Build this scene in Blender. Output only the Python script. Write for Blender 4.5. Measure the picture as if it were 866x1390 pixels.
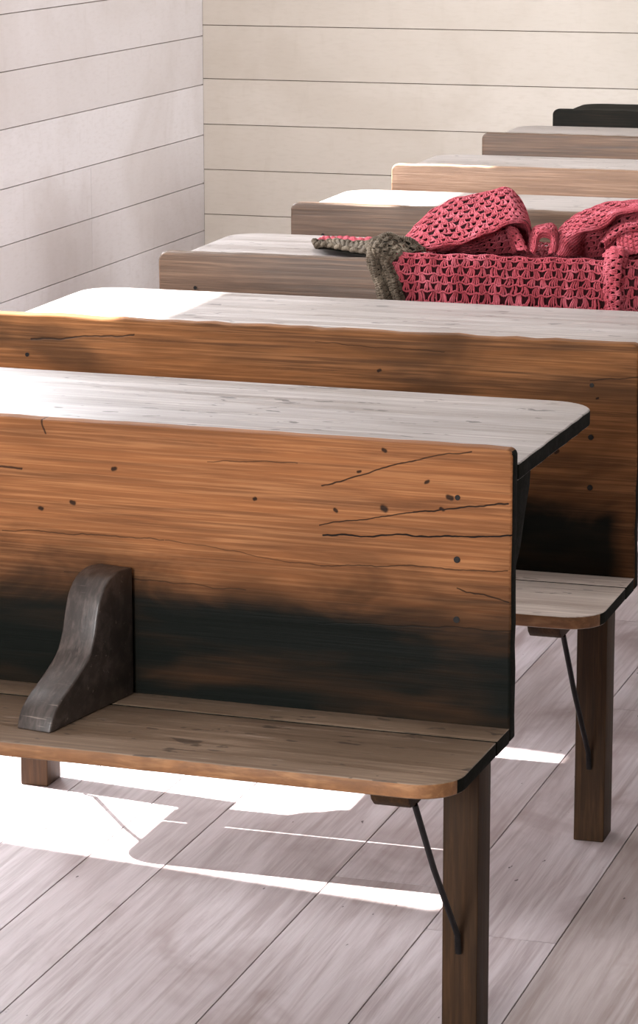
import bpy, bmesh, math, random
import numpy as np
from mathutils import Vector, Matrix
R = math.radians
for o in list(bpy.data.objects): bpy.data.objects.remove(o)
scn = bpy.context.scene
COL = scn.collection

# ------------------------------------------------------------------ camera
YAW, PITCH, ROLL = R(-18.0401), R(12.1683), R(-0.0787)
fw = Vector((math.sin(YAW)*math.cos(PITCH), math.cos(YAW)*math.cos(PITCH), -math.sin(PITCH)))
rt = Vector((math.cos(YAW), -math.sin(YAW), 0)); up = rt.cross(fw)
c_, s_ = math.cos(ROLL), math.sin(ROLL)
rt2, up2 = rt*c_ + up*s_, up*c_ - rt*s_
cd = bpy.data.cameras.new('camera'); cam = bpy.data.objects.new('camera', cd); COL.objects.link(cam)
cam.matrix_world = Matrix(((rt2.x, up2.x, -fw.x, 0), (rt2.y, up2.y, -fw.y, 0), (rt2.z, up2.z, -fw.z, 1.5149), (0, 0, 0, 1)))
cd.sensor_fit = 'VERTICAL'; cd.sensor_height = 24; cd.lens = 4052.11*24/1390
cd.shift_y = -45/1390; cd.clip_start = 0.05
scn.camera = cam

# ------------------------------------------------------------------ light and exposure
scn.view_settings.view_transform = 'Standard'; scn.view_settings.look = 'None'
scn.view_settings.gamma = 1; scn.view_settings.use_curve_mapping = False
scn.view_settings.exposure = 0.5
w = bpy.data.worlds.new('sky'); scn.world = w; w.use_nodes = True
w.node_tree.nodes['Background'].inputs[0].default_value = (0.85, 0.9, 1.0, 1)
w.node_tree.nodes['Background'].inputs[1].default_value = 1.0
SUN_DIR = Vector((1, -0.115, -1.25)).normalized()
sl = bpy.data.lights.new('sun', 'SUN'); sl.energy = 26; sl.angle = R(0.5); sl.color = (1, 0.98, 0.96)
so = bpy.data.objects.new('sun', sl); COL.objects.link(so)
so.rotation_euler = SUN_DIR.to_track_quat('-Z', 'Y').to_euler(); so.location = (-6, 5, 5)

def area(name, loc, direction, sx, sy, power, color, spread=180):
    l = bpy.data.lights.new(name, 'AREA'); l.shape = 'RECTANGLE'; l.size = sx; l.size_y = sy
    l.energy = power; l.color = color; l.spread = R(spread)
    o = bpy.data.objects.new(name, l); COL.objects.link(o); o.location = loc
    o.rotation_euler = Vector(direction).to_track_quat('-Z', 'Y').to_euler(); return o
SKY = (0.93, 0.955, 1.0)
# daylight entering by the two windows of the left wall and by the window behind the camera
area('daylight_window_left_near', (-3.24, 4.56, 2.0), (1, 0, -0.25), 0.75, 1.4, 68, SKY)
area('daylight_window_left_far', (-3.24, 6.40, 2.0), (1, 0, -0.25), 0.85, 1.4, 60, SKY)
area('daylight_window_front', (-1.9, -1.95, 1.75), (0.02, 1, -0.12), 1.5, 1.3, 180, (0.97, 0.97, 0.98))
# added fill lamp on the right, narrowed to brighten the far left wall
area('fill_lamp_right', (2.55, 7.5, 1.9), (-1, 0.08, -0.15), 1.3, 1.3, 27, SKY, 95)

# ------------------------------------------------------------------ materials
def lin(r, g, b):
    f = lambda c: (c/255/12.92) if c/255 <= 0.04045 else ((c/255+0.055)/1.055)**2.4
    return (f(r), f(g), f(b), 1)
class NT:
    def __init__(s, name):
        s.m = bpy.data.materials.new(name); s.m.use_nodes = True; s.t = s.m.node_tree
        s.b = s.t.nodes['Principled BSDF']
    def n(s, kind, **kw):
        x = s.t.nodes.new(kind)
        for k, v in kw.items():
            if hasattr(x, k): setattr(x, k, v)
        return x
    def put(s, sock, v):
        if isinstance(v, bpy.types.NodeSocket): s.t.links.new(v, sock)
        elif v is not None: sock.default_value = v
    def math(s, op, a, b=None, c=None, clamp=False):
        x = s.n('ShaderNodeMath', operation=op); x.use_clamp = clamp
        s.put(x.inputs[0], a); s.put(x.inputs[1], b)
        if c is not None: s.put(x.inputs[2], c)
        return x.outputs[0]
    def ramp(s, f, lo, hi, a=0.0, b=1.0):
        x = s.n('ShaderNodeMapRange'); x.interpolation_type = 'SMOOTHSTEP'
        s.put(x.inputs[0], f); x.inputs[1].default_value = lo; x.inputs[2].default_value = hi
        x.inputs[3].default_value = a; x.inputs[4].default_value = b
        return x.outputs[0]
    def mix(s, f, a, b, mode='MIX'):
        x = s.n('ShaderNodeMix'); x.data_type = 'RGBA'; x.blend_type = mode
        s.put(x.inputs[0], f); s.put(x.inputs[6], a); s.put(x.inputs[7], b)
        return x.outputs[2]
    def vec(s, scale=(1, 1, 1), rnd=True):
        co = s.n('ShaderNodeTexCoord').outputs['Object']
        mp = s.n('ShaderNodeMapping'); s.put(mp.inputs[0], co); mp.inputs['Scale'].default_value = scale
        if rnd:
            oi = s.n('ShaderNodeObjectInfo'); v = s.n('ShaderNodeVectorMath', operation='ADD')
            sc = s.math('MULTIPLY', oi.outputs['Random'], 37.0)
            s.put(v.inputs[0], mp.outputs[0]); s.put(v.inputs[1], sc); return v.outputs[0]
        return mp.outputs[0]
    def noise(s, vec, scale, detail=4, rough=0.55, dist=0.0):
        x = s.n('ShaderNodeTexNoise'); s.put(x.inputs['Vector'], vec); x.inputs['Scale'].default_value = scale
        x.inputs['Detail'].default_value = detail; x.inputs['Roughness'].default_value = rough
        x.inputs['Distortion'].default_value = dist
        return x.outputs['Fac']
    def bump(s, h, strength=0.3, dist=0.002):
        x = s.n('ShaderNodeBump'); x.inputs['Strength'].default_value = strength; x.inputs['Distance'].default_value = dist
        s.put(x.inputs['Height'], h); s.put(s.b.inputs['Normal'], x.outputs[0])
    def out(s, col, rough=0.5, spec=0.5):
        s.put(s.b.inputs['Base Color'], col); s.put(s.b.inputs['Roughness'], rough)
        s.b.inputs['Specular IOR Level'].default_value = spec
        return s.m

def wood(name, dark, mid, light, grain=(1.2, 40, 40), rough=(0.35, 0.6), spec=0.5, grime=None, cracks=(), knots=(), blotch=0.5, marks=0.0, bump=0.25):
    """long-grained board; grain runs where the scale is small; grime, cracks and knots are wear on the board"""
    t = NT(name)
    big = t.noise(t.vec((grain[0]*1.3, grain[1]*0.12, grain[2]*0.12)), 1.6, 3, 0.5, 0.6)
    g1 = t.noise(t.vec(grain), 1.0, 8, 0.74, 0.9)
    g2 = t.noise(t.vec((grain[0]*3, grain[1]*6, grain[2]*6)), 1.0, 3, 0.6, 0.3)
    col = t.mix(t.ramp(g1, 0.22, 0.72), dark, mid)
    col = t.mix(t.math('MULTIPLY', t.ramp(g2, 0.42, 0.72), 0.6), col, light)
    col = t.mix(t.math('MULTIPLY', t.ramp(big, 0.36, 0.62, 1, 0), blotch), col, dark)
    h = t.math('ADD', g1, t.math('MULTIPLY', g2, 0.7))
    if marks:
        mk = t.noise(t.vec((26, 60, 60)), 1.0, 2, 0.5, 0.3)
        mm = t.math('MULTIPLY', t.ramp(mk, 0.655, 0.69), marks)
        col = t.mix(mm, col, lin(30, 24, 22))
        lk = t.noise(t.vec((8, 120, 120)), 1.3, 3, 0.6, 0.2)
        col = t.mix(t.math('MULTIPLY', t.ramp(lk, 0.66, 0.74), marks*0.6), col, lin(225, 205, 190))
    co = t.n('ShaderNodeTexCoord').outputs['Object']
    sep = t.n('ShaderNodeSeparateXYZ'); t.put(sep.inputs[0], co)
    cracks = [(a, b+.038, c, d+.038, e, f) for a, b, c, d, e, f in cracks]; knots = [(a, b+.038, c) for a, b, c in knots]
    if cracks or knots:
        wob = t.n('ShaderNodeTexNoise'); wob.inputs['Scale'].default_value = 22; t.put(wob.inputs['Vector'], co); wob.inputs['Detail'].default_value = 3
        v1 = t.n('ShaderNodeVectorMath', operation='SUBTRACT'); t.put(v1.inputs[0], wob.outputs['Color']); v1.inputs[1].default_value = (0.5, 0.5, 0.5)
        v2 = t.n('ShaderNodeVectorMath', operation='MULTIPLY'); t.put(v2.inputs[0], v1.outputs[0]); v2.inputs[1].default_value = (0.020, 0, 0.012)
        v3 = t.n('ShaderNodeVectorMath', operation='ADD'); t.put(v3.inputs[0], co); t.put(v3.inputs[1], v2.outputs[0])
        v4 = t.n('ShaderNodeVectorMath', operation='MULTIPLY'); t.put(v4.inputs[0], v3.outputs[0]); v4.inputs[1].default_value = (1, 0, 1)
        P = v4.outputs[0]
        dist = None; total = None
        for (x0, z0, x1, z1, wd, st) in list(cracks) + [(kx-kr*.35, kz-kr*.2*math.sin(kx*90), kx+kr*.35, kz+kr*.2*math.sin(kx*90), kr*.8, .9) for kx, kz, kr in knots]:
            d = Vector((x1-x0, 0, z1-z0)); L2 = d.length_squared
            pa = t.n('ShaderNodeVectorMath', operation='SUBTRACT'); t.put(pa.inputs[0], P); pa.inputs[1].default_value = (x0, 0, z0)
            dt = t.n('ShaderNodeVectorMath', operation='DOT_PRODUCT'); t.put(dt.inputs[0], pa.outputs[0]); dt.inputs[1].default_value = d/L2
            cl = t.math('ADD', dt.outputs['Value'], 0.0, clamp=True)
            sc = t.n('ShaderNodeVectorMath', operation='SCALE'); sc.inputs[0].default_value = d; t.put(sc.inputs['Scale'], cl)
            df = t.n('ShaderNodeVectorMath', operation='DISTANCE'); t.put(df.inputs[0], pa.outputs[0]); t.put(df.inputs[1], sc.outputs[0])
            m = t.math('MULTIPLY', t.ramp(df.outputs['Value'], wd*0.35, wd, 1, 0), st)
            total = m if total is None else t.math('MAXIMUM', total, m)
        col = t.mix(total, col, lin(18, 12, 9))
        h = t.math('SUBTRACT', h, total)
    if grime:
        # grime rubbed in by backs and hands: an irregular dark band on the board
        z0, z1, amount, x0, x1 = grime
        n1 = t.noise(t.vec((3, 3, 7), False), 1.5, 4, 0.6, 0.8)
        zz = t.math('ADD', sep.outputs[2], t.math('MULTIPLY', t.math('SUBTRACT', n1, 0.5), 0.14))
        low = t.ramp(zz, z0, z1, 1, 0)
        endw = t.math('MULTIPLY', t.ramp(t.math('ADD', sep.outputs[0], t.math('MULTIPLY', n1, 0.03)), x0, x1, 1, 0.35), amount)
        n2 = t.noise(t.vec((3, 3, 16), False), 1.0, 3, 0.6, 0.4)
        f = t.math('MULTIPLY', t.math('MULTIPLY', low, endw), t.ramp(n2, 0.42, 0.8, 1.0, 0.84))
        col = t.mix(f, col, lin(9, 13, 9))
    t.bump(h, bump)
    return t.out(col, t.ramp(g1, 0.3, 0.7, rough[0], rough[1]), spec)

def flat_mat(name, col, rough=0.5, metal=0.0, var=0.25, scale=30):
    t = NT(name); n = t.noise(t.vec(), scale, 4, 0.6)
    dk = tuple(c*(1-var) for c in col[:3]) + (1,); lt = tuple(min(1, c*(1+var)) for c in col[:3]) + (1,)
    t.b.inputs['Metallic'].default_value = metal
    t.bump(n, 0.15)
    return t.out(t.mix(t.ramp(n, 0.3, 0.7), dk, lt), rough)

NEAR_CRACKS = [(-.25,.678,-.128,.719,.0013,.9), (-.128,.719,-.053,.736,.0012,.8), (-.25,.628,-.128,.653,.0012,.9), (-.128,.653,-.004,.673,.0015,.95),
    (-.244,.615,-.128,.623,.0016,1), (-.128,.623,0,.631,.0016,1), (-.251,.574,-.128,.583,.0012,.7), (-.128,.583,-.004,.587,.0012,.7), (-.07,.561,-.004,.547,.0013,.8),
    (-.251,.501,.0,.512,.0012,.6), (-.638,.755,-.623,.722,.0018,.8), (-.69,.672,-.657,.672,.002,.8), (-.69,.590,-.462,.592,.0011,.6), (-.46,.592,-.25,.574,.0011,.5),
    (-.40,.70,-.28,.706,.0011,.6), (-.60,.54,-.35,.535,.001,.5)]
NEAR_KNOTS = [(-.164,.656,.007), (-.165,.729,.005), (-.079,.676,.006), (-.229,.648,.004), (-.112,.692,.004), (-.527,.682,.005), (-.636,.621,.005), (-.589,.632,.005), (-.09,.66,.004), (-.2,.70,.003), (-.34,.655,.004)]
M = {}
OR_D, OR_M, OR_L = lin(98, 62, 36), lin(152, 98, 60), lin(188, 132, 88)
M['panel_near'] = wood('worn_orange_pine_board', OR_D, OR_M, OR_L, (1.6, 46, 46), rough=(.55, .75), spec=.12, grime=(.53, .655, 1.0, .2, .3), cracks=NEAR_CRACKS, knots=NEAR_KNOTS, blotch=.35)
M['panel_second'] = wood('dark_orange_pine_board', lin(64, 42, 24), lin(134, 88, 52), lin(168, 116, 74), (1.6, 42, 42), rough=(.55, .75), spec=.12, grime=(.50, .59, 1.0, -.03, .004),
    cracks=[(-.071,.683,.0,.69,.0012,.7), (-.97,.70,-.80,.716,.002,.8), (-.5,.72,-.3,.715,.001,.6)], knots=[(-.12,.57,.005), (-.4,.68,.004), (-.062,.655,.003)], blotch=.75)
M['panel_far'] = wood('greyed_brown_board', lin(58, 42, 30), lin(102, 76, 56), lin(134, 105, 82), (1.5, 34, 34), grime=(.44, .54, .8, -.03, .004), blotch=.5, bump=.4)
M['panel_pale'] = wood('pale_worn_board', lin(112, 82, 60), lin(158, 124, 98), lin(188, 154, 128), (2, 44, 44), blotch=.4, bump=.5)
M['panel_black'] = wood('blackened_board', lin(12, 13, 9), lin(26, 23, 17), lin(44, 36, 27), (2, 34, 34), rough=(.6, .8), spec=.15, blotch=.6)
M['top'] = wood('grey_worn_desktop', lin(112, 102, 96), lin(164, 155, 151), lin(194, 185, 180), (1.3, 26, 26), rough=(.30, .5), marks=.7, blotch=.35, spec=.6)
M['seat'] = wood('grey_brown_seat_board', lin(96, 78, 62), lin(140, 118, 98), lin(172, 150, 130), (1.6, 26, 26), rough=(.35, .55), marks=.6, blotch=.5)
M['seat_second'] = wood('pale_worn_seat_board', lin(138, 120, 108), lin(192, 176, 164), lin(218, 204, 192), (1.6, 26, 26), rough=(.3, .5), marks=.6, blotch=.4, spec=.6)
M['edge'] = wood('sawn_orange_edge', lin(104, 68, 38), lin(150, 102, 62), lin(182, 134, 88), (7, 30, 22), rough=(.5, .7), blotch=.5)
M['top_edge'] = wood('dark_wood_edge_shade', lin(16, 18, 14), lin(28, 28, 22), lin(44, 40, 32), (6, 30, 30), rough=(.7, .9), spec=.06, blotch=.4)  # end faces' shade put into the colour; same dark wood tops the farthest desk
M['leg'] = wood('dark_brown_leg', lin(40, 27, 16), lin(66, 45, 26), lin(82, 57, 35), (60, 60, 2), rough=(.55, .7), spec=.2, blotch=.4)
M['arm'] = wood('dark_polished_armrest', lin(34, 29, 26), lin(66, 57, 52), lin(98, 86, 80), (50, 9, 9), rough=(.32, .48), spec=.6, marks=.3, blotch=.4)
M['block'] = wood('raw_pale_wood', lin(150, 118, 88), lin(190, 156, 122), lin(214, 184, 152), (8, 8, 30), blotch=.2)
M['iron'] = flat_mat('blackened_iron', lin(34, 32, 32), .45, .7)
M['nail'] = flat_mat('dark_nail_head', lin(24, 20, 18), .6, .5)

def wall_mat(name, base, dark):
    t = NT(name)
    at = t.n('ShaderNodeAttribute'); at.attribute_name = 'tint'
    n1 = t.noise(t.vec((1, 1, 1), False), 2.2, 4, 0.6, 0.5)
    n2 = t.noise(t.vec((1, 6, 26) if 'left' in name else (6, 1, 26), False), 5, 4, 0.6)
    n3 = t.noise(t.vec((4, 4, 1.2), False), 5, 3, 0.6)
    col = t.mix(t.math('MULTIPLY', t.ramp(n1, .4, .7), .5), base, dark)
    col = t.mix(t.math('MULTIPLY', t.ramp(n2, .45, .75), .3), col, dark)
    col = t.mix(t.math('MULTIPLY', t.ramp(n3, .55, .8), .35), col, dark)
    col = t.mix(t.math('MULTIPLY', at.outputs['Fac'], .35), col, dark)
    t.bump(t.math('ADD', n2, n1), .12, .004)
    return t.out(col, .55, .35)
M['wall_left'] = wall_mat('painted_boards_left', lin(226, 219, 217), lin(200, 189, 182))
M['wall_back'] = wall_mat('painted_boards_back', lin(210, 200, 188), lin(190, 178, 163))
M['groove'] = flat_mat('brown_groove_wood', lin(122, 106, 94), .9)  # brown wood showing in the joints between wall boards
M['dim'] = flat_mat('dull_grey_paint', lin(112, 114, 112), .9, 0, .03)
M['plaster'] = flat_mat('painted_ceiling_white', lin(216, 216, 214), .8, 0, .03)
M['floor_gap'] = flat_mat('dark_under_floor', lin(50, 38, 34), .9)

def floor_mat():
    t = NT('worn_floor_boards')
    at = t.n('ShaderNodeAttribute'); at.attribute_name = 'tint'
    off = t.n('ShaderNodeVectorMath', operation='MULTIPLY_ADD')
    t.put(off.inputs[0], at.outputs['Vector']); off.inputs[1].default_value = (31, 57, 0); t.put(off.inputs[2], t.n('ShaderNodeTexCoord').outputs['Object'])
    def v(sc):
        mp = t.n('ShaderNodeMapping'); t.put(mp.inputs[0], off.outputs[0]); mp.inputs['Scale'].default_value = sc; return mp.outputs[0]
    g1 = t.noise(v((34, 1.8, 1)), 1.0, 6, .65, 1.2)
    g2 = t.noise(v((150, 5, 1)), 1.0, 3, .6, .3)
    b = t.noise(v((4, 2.2, 1)), 1.4, 4, .6, .6)
    sp = t.noise(v((60, 24, 1)), 1.0, 2, .5)
    col = t.mix(t.ramp(g1, .32, .68), lin(160, 146, 148), lin(204, 192, 196))
    col = t.mix(t.math('MULTIPLY', t.ramp(g2, .42, .72), .5), col, lin(212, 204, 206))
    col = t.mix(t.math('MULTIPLY', t.ramp(b, .48, .68), .55), col, lin(136, 116, 114))
    col = t.mix(t.math('MULTIPLY', at.outputs['Fac'], .45), col, lin(140, 122, 106))
    col = t.mix(t.math('MULTIPLY', t.ramp(sp, .735, .76), .9), col, lin(52, 36, 34))
    t.bump(t.math('ADD', g1, g2), .25, .002)
    return t.out(col, t.ramp(g1, .3, .7, .42, .6), .45)
M['floor'] = floor_mat()

def yarn(name, dark, mid, light):
    t = NT(name)
    n = t.noise(t.vec((1, 1, 1), False), 900, 3, .7); n2 = t.noise(t.vec((1, 1, 1), False), 26, 3, .6)
    col = t.mix(t.ramp(n, .35, .65), dark, mid); col = t.mix(t.math('MULTIPLY', t.ramp(n2, .45, .7), .5), col, light)
    t.bump(n, .5, .0008)
    t.b.inputs['Sheen Weight'].default_value = .35; t.b.inputs['Sheen Roughness'].default_value = .4
    t.b.inputs['Sheen Tint'].default_value = light
    return t.out(col, .85, .2)
M['yarn'] = yarn('raspberry_red_yarn', lin(138, 54, 62), lin(178, 76, 86), lin(208, 114, 126))
M['yarn_hole_shade'] = yarn('raspberry_hole_shade', lin(40, 12, 15), lin(58, 18, 22), lin(76, 26, 32))  # darker copy of the yarn: shade of the stitch holes put into colour
M['yarn_edge'] = yarn('olive_brown_yarn', lin(58, 50, 42), lin(92, 80, 66), lin(146, 132, 114))
M['yarn_edge_hole_shade'] = yarn('olive_brown_hole_shade', lin(28, 24, 20), lin(38, 34, 28), lin(54, 48, 40))  # hole shade painted as a darker copy of the border yarn

# ------------------------------------------------------------------ geometry helpers
rng = random.Random(7)
def finish(name, me, mat, parent=None, smooth=35):
    o = bpy.data.objects.new(name, me); COL.objects.link(o)
    for m in (mat if isinstance(mat, (list, tuple)) else [mat]): me.materials.append(m)
    if smooth is not None:
        me.shade_smooth(); me.set_sharp_from_angle(angle=R(smooth))
    if parent: o.parent = parent
    return o
def resample(pts, step, jit=0.0):
    out = []; n = len(pts)
    for i in range(n):
        a, b = Vector(pts[i]), Vector(pts[(i+1) % n]); k = max(1, int((b-a).length/step)); nr = (b-a).normalized(); nr = Vector((-nr.y, nr.x))
        for j in range(k):
            q = a.lerp(b, j/k)
            if k > 4: q += nr*rng.uniform(-jit, jit)
            out.append(q)
    return out
def rounded(x0, y0, x1, y1, r, n=8):
    """rectangle outline, r = radii at (x0,y0),(x1,y0),(x1,y1),(x0,y1)"""
    pts = []
    for (cx, cy, a0, rr, sx, sy) in ((x0, y0, 180, r[0], 1, 1), (x1, y0, 270, r[1], -1, 1), (x1, y1, 0, r[2], -1, -1), (x0, y1, 90, r[3], 1, -1)):
        if rr <= 0: pts.append((cx, cy)); continue
        for k in range(n+1):
            a = R(a0+90*k/n); pts.append((cx+sx*rr+rr*math.cos(a), cy+sy*rr+rr*math.sin(a)))
    return pts
def board(name, outline, plane, t0, t1, mat, parent=None, bev=0.003, jit=0.0, edge_slot=None, segs=3):
    """extrude an outline lying in plane 'xy','xz' or 'yz' from t0 to t1 and round its rims; mat[edge_slot(normal)] for chosen faces"""
    pts = resample(outline, 0.03, jit) if jit else [Vector(p) for p in outline]
    def P(q, t): return {'xy': (q.x, q.y, t), 'xz': (q.x, t, q.y), 'yz': (t, q.x, q.y)}[plane]
    bm = bmesh.new()
    A = [bm.verts.new(P(q, t0)) for q in pts]; B = [bm.verts.new(P(q, t1)) for q in pts]
    fa = bm.faces.new(A); fb = bm.faces.new(B)
    n = len(pts)
    for i in range(n): bm.faces.new((A[i], A[(i+1) % n], B[(i+1) % n], B[i]))
    bmesh.ops.recalc_face_normals(bm, faces=bm.faces)
    if bev:
        rim = list(set(fa.edges) | set(fb.edges))
        rim += [e for e in bm.edges if e not in rim and e.calc_face_angle(0) > R(50)]
        bmesh.ops.bevel(bm, geom=rim, offset=bev, segments=segs, profile=0.5, affect='EDGES', clamp_overlap=True)
    if edge_slot:
        for f in bm.faces: f.material_index = edge_slot(f.normal, f.calc_center_median())
    me = bpy.data.meshes.new(name); bm.to_mesh(me); bm.free()
    return finish(name, me, mat, parent)
def tube(name, pts, r, mat, parent=None, n=10, flat=1.0):
    bm = bmesh.new(); rings = []
    P = [Vector(p) for p in pts]
    for i, p in enumerate(P):
        d = (P[min(i+1, len(P)-1)]-P[max(i-1, 0)]).normalized(); u = Vector((1, 0, 0)); u = (u-d*u.dot(d)).normalized(); v = d.cross(u)
        rings.append([bm.verts.new(p+u*r*math.cos(2*math.pi*k/n)+v*r*flat*math.sin(2*math.pi*k/n)) for k in range(n)])
    for a, b in zip(rings, rings[1:]):
        for k in range(n): bm.faces.new((a[k], a[(k+1) % n], b[(k+1) % n], b[k]))
    bm.faces.new(rings[0][::-1]); bm.faces.new(rings[-1]); bmesh.ops.recalc_face_normals(bm, faces=bm.faces)
    me = bpy.data.meshes.new(name); bm.to_mesh(me); bm.free()
    return finish(name, me, mat, parent)
def empty(name, loc, rz, label, cat, group=None):
    o = bpy.data.objects.new(name, None); COL.objects.link(o); o.location = loc; o.rotation_euler = (0, 0, rz); o.empty_display_size = .1
    o['label'] = label; o['category'] = cat
    if group: o['group'] = group
    return o
def boxes(name, boxlist, mat, mi=None, tints=None, bev=0.0):
    """several boards of ONE surface in one mesh; tint = per-board colour attribute"""
    V, F, T, MI = [], [], [], []
    for i, (x0, y0, z0, x1, y1, z1) in enumerate(boxlist):
        b = len(V); V += [(x0, y0, z0), (x1, y0, z0), (x1, y1, z0), (x0, y1, z0), (x0, y0, z1), (x1, y0, z1), (x1, y1, z1), (x0, y1, z1)]
        F += [[b+k for k in q] for q in ((0, 3, 2, 1), (4, 5, 6, 7), (0, 1, 5, 4), (1, 2, 6, 5), (2, 3, 7, 6), (3, 0, 4, 7))]
        tt = tints[i] if tints else 0.0; T += [tt]*8; MI += [mi[i] if mi else 0]*6
    me = bpy.data.meshes.new(name); me.from_pydata(V, [], F)
    a = me.attributes.new('tint', 'FLOAT', 'POINT'); a.data.foreach_set('value', T)
    me.polygons.foreach_set('material_index', MI)
    o = bpy.data.objects.new(name, me); COL.objects.link(o)
    for m in mat: me.materials.append(m)
    o['kind'] = 'structure'
    return o

# ------------------------------------------------------------------ the room
WX, BY, RX, FY, CZ = -3.191, 8.654, 2.6, -2.1, 3.1
# floor boards run away from the camera
edges = [WX, -3.02, -2.86, -2.69, -2.50, -2.33, -2.16, -1.98, -1.82, -1.668, -1.543, -1.286, -1.096, -.906, -.66, -.47, -.28, -.1, .1, .3, .5, .7, .9, 1.1, 1.3, 1.5, 1.7, 1.9, 2.1, 2.3, RX]
fb, ft_ = [], []
cuts = {-.906: [2.2, 6.1], -1.286: [3.02, 4.02, 5.6], -1.543: [2.5, 4.9], -1.668: [4.33, 6.4], -1.096: [3.85, 5.0]}
for a, b in zip(edges, edges[1:]):
    ys = [FY] + sorted(cuts.get(a, [rng.uniform(1, 3), rng.uniform(4.8, 7.5)])) + [BY]
    for y0, y1 in zip(ys, ys[1:]):
        fb.append((a+.0011, y0+.001, -.02, b-.0011, y1-.001, 0)); ft_.append(rng.random()*.7)
        if a in (-.906,): ft_[-1] = 1.0
fb.append((WX-.1, FY-.1, -.06, RX+.1, BY+.1, -.006)); ft_.append(0)
boxes('floor', fb, [M['floor'], M['floor_gap']], [0]*(len(fb)-1)+[1], ft_)

# left wall: horizontal painted boards with two window openings
Z0, Z1 = 1.26, 2.76
OPEN = [(4.17, 4.955, Z0, Z1), (5.95, 6.86, Z0, Z1)]
def clad(axis, zlist, lo, hi, holes, joints):
    out = []
    for z0, z1 in zip(zlist, zlist[1:]):
        cuts_ = [lo] + sorted(joints.get(round(z0, 3), [])) + [hi]
        for a, b in zip(cuts_, cuts_[1:]):
            segs = [(a, b)]
            for (h0, h1, q0, q1) in holes:
                if z1 > q0+1e-6 and z0 < q1-1e-6:
                    ns = []
                    for s0, s1 in segs:
                        if s1 <= h0 or s0 >= h1: ns.append((s0, s1)); continue
                        if s0 < h0: ns.append((s0, h0))
                        if s1 > h1: ns.append((h1, s1))
                    segs = ns
            out += [(s0, s1, z0, z1) for s0, s1 in segs]
    return out
def zseq(known, lo, hi, pitch=.148, force=()):
    z = sorted(known); 
    while z[0]-pitch > lo+.03: z.insert(0, z[0]-pitch)
    z.insert(0, lo)
    while z[-1]+pitch < hi-.03: z.append(z[-1]+pitch)
    z.append(hi)
    for f in force:
        k = min(range(len(z)), key=lambda i: abs(z[i]-f)); z[k] = f
    return z
g = .0013
zl = zseq([.3166, .464, .6124, .7669, .9152], 0, CZ, force=(Z0, Z1))
segs = clad('y', zl, FY, BY, OPEN, {.464: [7.74], .317: [7.74], .767: [6.9]})
bl, tl = [], []
for s0, s1, z0, z1 in segs:
    bl.append((WX-.02, s0+.0006, z0+g, WX, s1-.0006, z1-g)); tl.append(rng.random())
# solid core behind the boards, around the openings
core = [(WX-.12, FY, 0, WX-.006, BY, Z0), (WX-.12, FY, Z1, WX-.006, BY, CZ), (WX-.12, FY, Z0, WX-.006, 4.17, Z1), (WX-.12, 4.955, Z0, WX-.006, 5.95, Z1), (WX-.12, 6.86, Z0, WX-.006, BY, Z1)]
boxes('wall_left', bl+core, [M['wall_left'], M['groove']], [0]*len(bl)+[1]*len(core), tl+[0]*len(core))
zb = zseq([.3681, .5067, .646, .7852, .948], 0, CZ)
segs = clad('x', zb, WX, RX, [], {.785: [-.4], .948: [.3]})
boxes('wall_back', [(s0+.0006, BY, z0+g, s1-.0006, BY+.02, z1-g) for s0, s1, z0, z1 in segs]+[(WX-.12, BY+.006, 0, RX+.12, BY+.12, CZ)],
      [M['wall_back'], M['groove']], [0]*len(segs)+[1], [rng.random() for _ in segs]+[0])
boxes('wall_right', [(RX, FY-.12, 0, RX+.12, 6.8, CZ), (RX, 8.2, 0, RX+.12, BY+.12, CZ), (RX, 6.8, 0, RX+.12, 8.2, 1.2), (RX, 6.8, 2.6, RX+.12, 8.2, CZ)], [M['dim']])
boxes('wall_front', [(WX-.12, FY-.12, 0, RX, FY, 1.1), (WX-.12, FY-.12, 2.4, RX, FY, CZ), (WX-.12, FY-.12, 1.1, -2.65, FY, 2.4), (-1.15, FY-.12, 1.1, RX, FY, 2.4)], [M['dim']])
boxes('ceiling', [(WX-.12, FY-.12, CZ, RX+.12, BY+.12, CZ+.08)], [M['plaster']])

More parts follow.
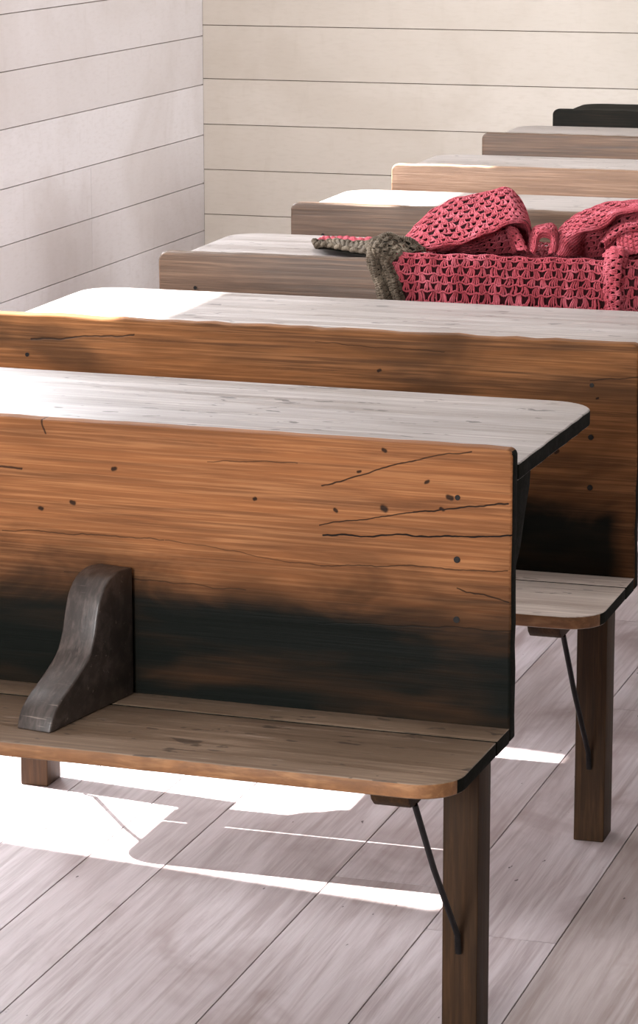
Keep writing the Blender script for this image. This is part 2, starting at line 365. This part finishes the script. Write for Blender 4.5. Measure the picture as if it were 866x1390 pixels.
# ------------------------------------------------------------------ the bench desks
# local frame: origin on the floor under the right end of the back panel, x to the right, y away from the camera
LW, ZT, ZS, FT, DROP, TH = 1.0493, .778, .423, .026, .0217, .019
SD, DT = .252, .424
GROUP = 'rows of joined bench desks'
def make_desk(name, loc, rz, label, panel, top, seat, wavy=0.0, detail=False):
    d = empty(name, loc, rz, label, 'school bench', GROUP)
    # back panel, from just under the seat up past the desktop, corners eased
    out = rounded(-LW, ZS-TH, 0, ZT, (0, 0, .010, .016))
    pb = board('back_panel', out, 'xz', 0, FT, [panel, M['top_edge'], M['top']], d, bev=.004, jit=.0008+wavy,
               edge_slot=lambda n, c: 1 if abs(n.x) > .75 else 0)
    zd = ZT-DROP
    # desktop board, far corners rounded
    board('desktop', rounded(-LW, FT+.0005, 0, FT+DT, (0, 0, .062, .062)), 'xy', zd-.022, zd, [top, M['top_edge']], d, bev=.003, jit=.0006,
          edge_slot=lambda n, c: 1 if abs(n.z) < .5 else 0)
    # seat board, near corners rounded, near edge sawn and worn pale; a crack has opened along it near the panel
    slot = lambda n, c: (1 if n.y < -.35 else 2) if abs(n.z) < .6 else 0
    board('seat', rounded(-LW, -SD, 0, -.0608, (.055, .055, 0, 0)), 'xy', ZS-TH, ZS, [seat, M['edge'], M['top_edge']], d, bev=.0022, jit=.0005, edge_slot=slot)
    board('rear_seat_board', rounded(-LW, -.0575, 0, -.0005, (0, 0, 0, 0)), 'xy', ZS-TH, ZS, [seat, M['top_edge'], M['top_edge']], d, bev=.0006, edge_slot=slot)
    for sgn, x0 in ((1, -.0870), (-1, -LW+.0400)):
        x1 = x0+.047
        board('leg', [(x0, .004), (x1, .004), (x1, .061), (x0, .061)], 'xy', 0, ZS-TH, M['leg'], d, bev=.002)
        bx0 = x0-.020 if sgn > 0 else x0+.020
        # batten under the seat with its near end rounded downwards
        board('batten', [(-.238, ZS-TH), (-.010, ZS-TH), (-.010, ZS-TH-.022), (-.20, ZS-TH-.024), (-.222, ZS-TH-.021), (-.233, ZS-TH-.012)], 'yz', bx0, bx0+.048, M['leg'], d, bev=.002)
        xm = (x0+x1)/2
        br = tube('brace', [(xm+.003*sgn, -.205, ZS-TH-.022), (xm+.002*sgn, -.12, .272), (xm, -.006, .145), (xm, -.001, .118)], .0042, M['iron'], d, flat=.7)
        # gusset that carries the desktop
        gx = -.034 if sgn > 0 else -LW+.006
        board('bracket', [(FT, zd-.022), (FT+.085, zd-.022), (FT+.080, zd-.045), (FT+.060, zd-.075), (FT+.040, zd-.115), (FT, zd-.155)], 'yz', gx, gx+.028, M['top_edge'], d, bev=.002)
        for k, z in enumerate((.714, .635, .558)):
            nx = -.070 if sgn > 0 else -LW+.070
            tube('nail', [(nx, .0006, z), (nx, -.0012, z)], .0042 if k else .0034, M['nail'], d, n=12)
    # shaped armrest in the middle, slightly askew
    arm = [(-.002, ZS), (-.002, .592), (-.034, .595), (-.060, .588), (-.078, .571), (-.088, .547), (-.096, .521), (-.110, .498), (-.140, .478), (-.173, .461), (-.194, .444), (-.203, ZS)]
    arm = smooth_open(arm)
    a = board('armrest', arm, 'yz', -.025, .025, M['arm'], d, bev=.004)
    a.location = (-.528, 0, 0); a.rotation_euler = (0, 0, R(-9))
    return d
def smooth_open(p):
    """catmull-rom through the front of the armrest outline, straight at seat and panel"""
    q = [p[0]]; P = [Vector(a) for a in p[1:]]
    for i in range(len(P)-1):
        a, b, c, d = P[max(i-1, 0)], P[i], P[i+1], P[min(i+2, len(P)-1)]
        for k in range(4):
            t = k/4; q.append(tuple(.5*((2*b)+(c-a)*t+(2*a-5*b+4*c-d)*t*t+(3*b-a-3*c+d)*t**3)))
    q.append(p[-1]); return q

ROWS = [(-.883, 3.4784, -.8877), (-.8979, 4.2842, .3871), (-.8926, 5.0473, 1.3064), (-.8975, 5.8123, 1.3064), (-.9121, 6.5828, 1.3064), (-.9032, 7.353, 1.3064), (-.8898, 8.0544, 1.3064)]
SPEC = [('nearest wooden bench desk, orange-brown back panel with a curved armrest on its seat', 'panel_near', 'top', 'seat', 0),
        ('second bench desk from the front, its grey desktop sunlit at the left end', 'panel_second', 'top', 'seat_second', .0006),
        ('third bench desk from the front, with the red crocheted blanket draped over it', 'panel_far', 'top', 'seat', 0),
        ('bench desk directly behind the red blanket, its desktop bleached white by sun', 'panel_far', 'top', 'seat', 0),
        ('pale brown bench desk with a sunlit left corner, fifth row from the front', 'panel_pale', 'top', 'seat', 0),
        ('grey-brown bench desk in the sixth row, just in front of the blackened one', 'panel_far', 'top', 'seat', 0),
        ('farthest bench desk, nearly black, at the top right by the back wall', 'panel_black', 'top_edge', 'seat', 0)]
for (x, y, r), (lab, pm, tm, sm, wv) in zip(ROWS, SPEC):
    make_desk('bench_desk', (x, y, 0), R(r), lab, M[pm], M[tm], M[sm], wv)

# ------------------------------------------------------------------ the blanket: control grids in the third desk's own frame, metres
MOUND = [
    [(-0.642,0.260,0.743), (-0.632,0.180,0.758), (-0.616,0.100,0.758), (-0.602,0.070,0.749), (-0.593,0.100,0.744), (-0.593,0.180,0.738)],
    [(-0.618,0.340,0.766), (-0.605,0.240,0.796), (-0.578,0.120,0.790), (-0.555,0.050,0.764), (-0.545,0.080,0.753), (-0.543,0.200,0.741)],
    [(-0.579,0.370,0.783), (-0.561,0.260,0.821), (-0.531,0.130,0.804), (-0.496,0.040,0.775), (-0.496,0.080,0.768), (-0.513,0.220,0.760)],
    [(-0.526,0.370,0.793), (-0.512,0.270,0.831), (-0.478,0.130,0.817), (-0.447,0.040,0.794), (-0.445,0.080,0.789), (-0.476,0.220,0.788)],
    [(-0.479,0.370,0.809), (-0.464,0.260,0.844), (-0.428,0.130,0.831), (-0.401,0.050,0.812), (-0.404,0.090,0.804), (-0.438,0.220,0.803)],
    [(-0.448,0.340,0.779), (-0.431,0.250,0.813), (-0.403,0.150,0.811), (-0.384,0.080,0.801), (-0.393,0.110,0.789), (-0.422,0.200,0.786)],
    [(-0.425,0.300,0.742), (-0.408,0.220,0.764), (-0.392,0.160,0.759), (-0.386,0.120,0.751), (-0.392,0.130,0.747), (-0.416,0.200,0.746)],
]
BAND = [
    [(-0.434,0.110,0.793), (-0.421,0.090,0.801), (-0.406,0.070,0.799), (-0.405,0.080,0.789)],
    [(-0.420,0.100,0.772), (-0.408,0.070,0.783), (-0.390,0.050,0.783), (-0.392,0.070,0.770)],
    [(-0.405,0.080,0.753), (-0.394,0.050,0.760), (-0.375,0.030,0.763), (-0.374,0.050,0.755)],
]
HUMP = [
    [(-0.392,0.120,0.744), (-0.376,0.060,0.759), (-0.364,0.030,0.761), (-0.361,0.030,0.757)],
    [(-0.389,0.140,0.777), (-0.378,0.100,0.791), (-0.358,0.050,0.792), (-0.354,0.050,0.781)],
    [(-0.368,0.140,0.789), (-0.356,0.100,0.801), (-0.343,0.050,0.798), (-0.342,0.050,0.785)],
    [(-0.349,0.140,0.784), (-0.338,0.100,0.795), (-0.329,0.050,0.791), (-0.334,0.050,0.778)],
    [(-0.338,0.120,0.746), (-0.324,0.060,0.764), (-0.324,0.030,0.762), (-0.332,0.030,0.757)],
]
MOUND2 = [
    [(-0.369,0.300,0.721), (-0.350,0.180,0.747), (-0.336,0.090,0.763), (-0.319,0.030,0.759), (-0.307,0.030,0.755), (-0.302,0.100,0.749)],
    [(-0.364,0.340,0.747), (-0.351,0.220,0.779), (-0.334,0.110,0.783), (-0.310,0.050,0.778), (-0.296,0.070,0.769), (-0.295,0.160,0.757)],
    [(-0.341,0.360,0.769), (-0.330,0.240,0.800), (-0.310,0.120,0.802), (-0.290,0.070,0.795), (-0.283,0.100,0.786), (-0.290,0.200,0.768)],
    [(-0.315,0.370,0.787), (-0.299,0.260,0.815), (-0.275,0.130,0.816), (-0.257,0.080,0.801), (-0.252,0.110,0.795), (-0.271,0.220,0.775)],
    [(-0.282,0.370,0.793), (-0.264,0.260,0.825), (-0.240,0.140,0.827), (-0.227,0.100,0.823), (-0.226,0.130,0.813), (-0.249,0.230,0.788)],
    [(-0.232,0.370,0.795), (-0.212,0.260,0.828), (-0.190,0.140,0.837), (-0.182,0.100,0.834), (-0.185,0.130,0.823), (-0.206,0.230,0.797)],
    [(-0.173,0.370,0.794), (-0.154,0.260,0.827), (-0.133,0.140,0.835), (-0.126,0.100,0.832), (-0.130,0.130,0.821), (-0.148,0.230,0.792)],
]
INNER = [
    [(-0.264,0.120,0.758), (-0.254,0.090,0.773), (-0.243,0.060,0.777), (-0.241,0.070,0.765)],
    [(-0.253,0.130,0.781), (-0.242,0.100,0.790), (-0.231,0.070,0.787), (-0.230,0.080,0.775)],
    [(-0.231,0.140,0.796), (-0.222,0.110,0.805), (-0.211,0.080,0.800), (-0.212,0.090,0.789)],
    [(-0.195,0.140,0.805), (-0.186,0.110,0.813), (-0.181,0.080,0.808), (-0.182,0.090,0.795)],
    [(-0.133,0.140,0.807), (-0.128,0.110,0.815), (-0.122,0.080,0.810), (-0.124,0.090,0.797)],
]
FRONTP = [
    [(-0.222,0.080,0.780), (-0.208,0.090,0.790), (-0.176,0.090,0.797), (-0.124,0.090,0.801)],
    [(-0.213,0.050,0.772), (-0.198,0.050,0.775), (-0.168,0.050,0.779), (-0.116,0.050,0.781)],
    [(-0.201,0.030,0.762), (-0.191,0.030,0.762), (-0.164,0.030,0.763), (-0.112,0.030,0.765)],
]
RIDGE = [
    [(-0.239,0.050,0.753), (-0.228,0.030,0.767), (-0.207,0.020,0.776), (-0.192,0.020,0.769)],
    [(-0.226,-0.005,0.758), (-0.215,-0.020,0.767), (-0.195,-0.028,0.770), (-0.188,-0.010,0.760)],
    [(-0.227,-0.006,0.725), (-0.217,-0.020,0.732), (-0.199,-0.030,0.734), (-0.193,-0.008,0.729)],
    [(-0.224,-0.006,0.681), (-0.214,-0.018,0.686), (-0.199,-0.026,0.687), (-0.192,-0.008,0.682)],
    [(-0.220,-0.006,0.632), (-0.210,-0.016,0.634), (-0.196,-0.022,0.635), (-0.191,-0.008,0.633)],
]
EDGE = [
    [(-0.665,0.030,0.760), (-0.646,0.030,0.776), (-0.619,0.035,0.779), (-0.590,0.040,0.772), (-0.562,0.035,0.755)],
    [(-0.652,-0.006,0.757), (-0.642,-0.014,0.764), (-0.628,-0.016,0.762), (-0.610,-0.012,0.757), (-0.591,-0.006,0.752)],
    [(-0.652,-0.006,0.741), (-0.638,-0.018,0.742), (-0.629,-0.010,0.740), (-0.616,-0.018,0.741), (-0.609,-0.006,0.738)],
    [(-0.645,-0.006,0.715), (-0.632,-0.018,0.718), (-0.623,-0.010,0.716), (-0.608,-0.018,0.717), (-0.601,-0.006,0.715)],
    [(-0.634,-0.006,0.689), (-0.622,-0.018,0.692), (-0.613,-0.010,0.690), (-0.599,-0.018,0.691), (-0.591,-0.006,0.689)],
    [(-0.629,-0.006,0.666), (-0.615,-0.018,0.668), (-0.606,-0.010,0.666), (-0.592,-0.018,0.668), (-0.583,-0.006,0.665)],
    [(-0.625,-0.006,0.626), (-0.611,-0.018,0.629), (-0.602,-0.010,0.627), (-0.588,-0.018,0.629), (-0.579,-0.006,0.626)],
]
FLAT = [
    [(-0.844,0.300,0.735), (-0.830,0.340,0.737), (-0.792,0.360,0.735), (-0.741,0.360,0.735), (-0.691,0.360,0.734)],
    [(-0.820,0.220,0.742), (-0.806,0.260,0.741), (-0.760,0.250,0.742), (-0.708,0.240,0.743), (-0.658,0.240,0.743)],
    [(-0.804,0.180,0.741), (-0.769,0.160,0.742), (-0.723,0.120,0.745), (-0.668,0.050,0.751), (-0.632,0.020,0.754)],
]
SIDE = dict(DR=-1, BASE=1, MOUND=-1, MOUND2=-1, BAND=1, HUMP=-1, INNER=-1, FRONTP=1, RIDGE=1, EDGE=1, FLAT=1)

def surf(ctrl):
    """returns S(u,v) -> points for u,v arrays in 0..1: bicubic Catmull-Rom through the control grid"""
    G = np.array(ctrl, float); nu, nv = G.shape[:2]
    def w4(t): return np.stack([-.5*t+t*t-.5*t**3, 1-2.5*t*t+1.5*t**3, .5*t+2*t*t-1.5*t**3, -.5*t*t+.5*t**3], -1)
    Gp = np.concatenate([2*G[:1]-G[1:2], G, 2*G[-1:]-G[-2:-1]], 0); Gp = np.concatenate([2*Gp[:, :1]-Gp[:, 1:2], Gp, 2*Gp[:, -1:]-Gp[:, -2:-1]], 1)
    def S(u, v):
        a = np.clip(u, 0, 1)*(nu-1); i = np.minimum(a.astype(int), nu-2); wa = w4(a-i)
        b = np.clip(v, 0, 1)*(nv-1); j = np.minimum(b.astype(int), nv-2); wb = w4(b-j)
        out = 0
        for p in range(4):
            for q in range(4): out = out + Gp[i+p, j+q]*(wa[..., p]*wb[..., q])[..., None]
        f = 160
        out = out + .0012*np.stack([np.sin(out[..., 2]*f+3*out[..., 0]*f*.3), np.sin(out[..., 0]*f*.9+1), np.sin(out[..., 0]*f*.7+out[..., 1]*f*.5)], -1)
        return out
    def N(u, v):
        e = 2e-3
        du = S(np.minimum(u+e, 1), v)-S(np.maximum(u-e, 0), v); dv = S(u, np.minimum(v+e, 1))-S(u, np.maximum(v-e, 0))
        n = np.cross(du, dv); return n/(np.linalg.norm(n, axis=-1, keepdims=True)+1e-12)
    uu, vv = np.meshgrid(np.linspace(0, 1, 40), np.linspace(0, 1, 40), indexing='ij'); P = S(uu, vv)
    lu = np.linalg.norm(np.diff(P, axis=0), axis=-1).sum(0).mean(); lv = np.linalg.norm(np.diff(P, axis=1), axis=-1).sum(1).mean()
    return S, N, lu, lv
class Acc:
    def __init__(s): s.V, s.F, s.M, s.n = [], [], [], 0
    def add(s, V, F, mi): s.V.append(V); s.F.append(F+s.n); s.M.append(np.full(len(F), mi)); s.n += len(V)
    def build(s, name, mats, parent=None):
        V = np.concatenate(s.V); F = np.concatenate(s.F); me = bpy.data.meshes.new(name)
        me.vertices.add(len(V)); me.vertices.foreach_set('co', V.ravel().astype(np.float32))
        me.loops.add(F.size); me.loops.foreach_set('vertex_index', F.ravel().astype(np.int32))
        me.polygons.add(len(F)); me.polygons.foreach_set('loop_start', np.arange(0, F.size, 4, dtype=np.int32))
        me.polygons.foreach_set('material_index', np.concatenate(s.M).astype(np.int32))
        me.update(calc_edges=True); me.validate()
        return finish(name, me, mats, parent, smooth=80)
def strands(acc, S, N, U, V, O, r, mi, ns=5):
    """U,V,O (n,k): polylines in surface coordinates with offset O along the normal; swept to yarn of radius r"""
    P = S(U, V); Nn = N(U, V); P = P+Nn*O[..., None]
    T = np.empty_like(P); T[:, 1:-1] = P[:, 2:]-P[:, :-2]; T[:, 0] = P[:, 1]-P[:, 0]; T[:, -1] = P[:, -1]-P[:, -2]
    T /= np.linalg.norm(T, axis=-1, keepdims=True)+1e-12
    B = np.cross(T, Nn); B /= np.linalg.norm(B, axis=-1, keepdims=True)+1e-12; A = np.cross(B, T)
    th = np.arange(ns)*2*np.pi/ns; n, k = U.shape
    rr = (r if np.ndim(r) else np.full((n, k), r))[..., None, None]
    ring = P[:, :, None]+rr*(B[:, :, None]*np.cos(th)[:, None]+A[:, :, None]*np.sin(th)[:, None])
    idx = np.arange(n*k*ns).reshape(n, k, ns); nx = np.roll(idx, -1, 2)
    F = np.stack([idx[:, :-1], nx[:, :-1], nx[:, 1:], idx[:, 1:]], -1).reshape(-1, 4)
    acc.add(ring.reshape(-1, 3), F, mi)
nr = np.random.RandomState(3)
def crochet(acc, ctrl, cw=.0195, ch=.0170, r=.00155, mi=0, back=1, side=1, inset=.0035, posts=4):
    S, N, lu, lv = surf(ctrl)
    nu = max(2, int(round(lu/cw))); nv = max(2, int(round(lv/ch)))
    O0 = .0012*side
    K = 6; t = np.linspace(0, 1, K)
    # chain rows
    for j in range(nv+1):
        m = nu*6+1; u = np.linspace(0, 1, m)
        v = np.full(m, j/nv)+.10/nv*np.cos(u*nu*2*np.pi+np.pi*(j % 2))
        for ph in (0, np.pi):
            o = O0+r*.75*np.sin(u*nu*6*np.pi+ph); vv = v+.05/nv*np.cos(u*nu*6*np.pi+ph)
            strands(acc, S, N, u[None], np.clip(vv, 0, 1)[None], o[None], r*.85, mi)
    # fans of posts, staggered by half a cell from row to row
    U, V, O, Rr = [], [], [], []
    for j in range(nv):
        for i in range(-1, nu+1):
            c = i+.5+(.5 if j % 2 else 0)
            cj = nr.uniform(-.07, .07)
            for q in range(posts):
                s = (q/(posts-1)-.5)*2
                jit = nr.uniform(-.05, .05)
                uu = (c+cj+jit+s*(.15+.19*t)+.04*np.sin(t*6+cj*30))/nu; vv = (j+.04+t*.94)/nv
                if uu.min() < 0 or uu.max() > 1: continue
                U.append(uu); V.append(vv); O.append(O0+r*(.9*np.sin(t*np.pi)+.3*nr.uniform(-1, 1))); Rr.append(r*(.75+.45*np.sin(t*np.pi)))
            # slanting tie across the posts
            uu = (c+np.linspace(-.26, .26, K))/nu; vv = (j+.55+.12*np.linspace(-1, 1, K))/nv
            if uu.min() >= 0 and uu.max() <= 1:
                U.append(uu); V.append(vv); O.append(np.full(K, O0+r*1.5)); Rr.append(np.full(K, r*.62))
    strands(acc, S, N, np.array(U), np.array(V), np.array(O), np.array(Rr), mi)
    # added dark sheet behind the openings, coloured as the shade inside the holes
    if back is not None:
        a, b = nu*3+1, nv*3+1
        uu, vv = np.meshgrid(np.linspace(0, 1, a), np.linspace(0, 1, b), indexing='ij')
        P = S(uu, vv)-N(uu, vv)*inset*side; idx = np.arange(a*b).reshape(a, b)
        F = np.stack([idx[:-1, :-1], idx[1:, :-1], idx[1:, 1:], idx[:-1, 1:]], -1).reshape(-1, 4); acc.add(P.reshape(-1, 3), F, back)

th3 = R(ROWS[2][2])
bk = empty('crocheted_blanket', (ROWS[2][0], ROWS[2][1], .038), th3, 'raspberry red crocheted blanket with an olive-brown border, draped over the third desk', 'blanket')
DR = [[(x, .012, .749-.0), (x, -.005, .7535-.002*((k % 2))), (x+.002, -.009, .72), (x, -.007, .68), (x+.001, -.010, .62)] for k, x in enumerate(np.linspace(-.612, -.200, 6))]
DR2 = [[(x, .012, .752), (x, -.006, .756), (x, -.012, .72), (x, -.010, .68), (x, -.012, .62)] for x in (-.196, -.16, -.12, -.08)]
BASE = [[(x, .012, .748), (x, .05, .733), (x, .14, .727), (x, .26, .727), (x, .38, .727)] for x in np.linspace(-.60, -.10, 6)]
for G_ in (MOUND, MOUND2):
    for row in G_[1:-1]: row[-1] = (row[-1][0], .15, .741)      # the fold's under layer comes down onto the desk behind the opening
acc = Acc()
crochet(acc, DR, ch=.0155, side=SIDE['DR'])
crochet(acc, DR2, side=SIDE['DR'])
crochet(acc, BASE, side=SIDE['BASE'], posts=3)
for nm, g in (('MOUND', MOUND), ('MOUND2', MOUND2)): crochet(acc, g, side=SIDE[nm])
for nm, g in (('BAND', BAND), ('HUMP', HUMP), ('INNER', INNER), ('FRONTP', FRONTP), ('RIDGE', RIDGE)): crochet(acc, g, cw=.015, ch=.013, r=.0016, side=SIDE[nm])
crochet(acc, [[(x, y-.0, z-.008) for x, y, z in row] for row in FLAT[:2]], cw=.014, ch=.014, side=SIDE['FLAT'])
acc.build('crocheted_cloth', [M['yarn'], M['yarn_hole_shade']], bk)
# border of darker yarn, ruffled
ac2 = Acc()
crochet(ac2, EDGE, cw=.012, ch=.010, r=.0019, side=SIDE['EDGE'], posts=3)
crochet(ac2, [[(x, y, z-.008) for x, y, z in row] for row in FLAT[1:]], cw=.012, ch=.010, r=.0019, side=SIDE['FLAT'], posts=3)
def rope(path, r, waves, amp):
    P = np.array(path, float); g = np.stack([P, P+[0, 0, .001]], 1); S, N, lu, lv = surf(g)
    for ph in (0, 2.1, 4.2):
        u = np.linspace(0, 1, int(lu/.0012)+8)
        Pn = S(u, u*0); o = amp*np.sin(u*waves*6.283)[:, None]*np.array([.3, -1, .6])
        Q = Pn+o; T = np.gradient(Q, axis=0); T /= np.linalg.norm(T, axis=-1, keepdims=True)
        A = np.cross(T, [0.3, 1, .2]); A /= np.linalg.norm(A, axis=-1, keepdims=True); B = np.cross(T, A)
        a = u*lu/.010*6.283+ph; Q = Q+r*.8*(A*np.cos(a)[:, None]+B*np.sin(a)[:, None])
        ths = np.arange(6)*np.pi/3; ring = Q[:, None]+r*(A[:, None]*np.cos(ths)[:, None]+B[:, None]*np.sin(ths)[:, None])
        k = len(u); idx = np.arange(k*6).reshape(k, 6); nx = np.roll(idx, -1, 1)
        ac2.add(ring.reshape(-1, 3), np.stack([idx[:-1], nx[:-1], nx[1:], idx[1:]], -1).reshape(-1, 4), 0)
rope([p[0] for p in EDGE], .0026, 7, .0035)
rope([p[2] for p in EDGE[1:]], .0024, 6, .003)
rope([p[4] for p in EDGE[1:]], .0018, 6, .002)
rope([(x, y, z) for x, y, z in EDGE[0]], .003, 3, .003)
rope([(x, y, z-.003) for x, y, z in FLAT[2]], .0026, 9, .003)
rope([(x, y, z-.006) for x, y, z in [FLAT[0][0], FLAT[1][0], FLAT[2][0]]], .003, 3, .002)
rope([(x, y, z-.005) for x, y, z in FLAT[1]], .0018, 9, .002)
e = ac2.build('border', [M['yarn_edge'], M['yarn_edge_hole_shade']], bk)
e['label'] = 'olive-brown ruffled crochet border'
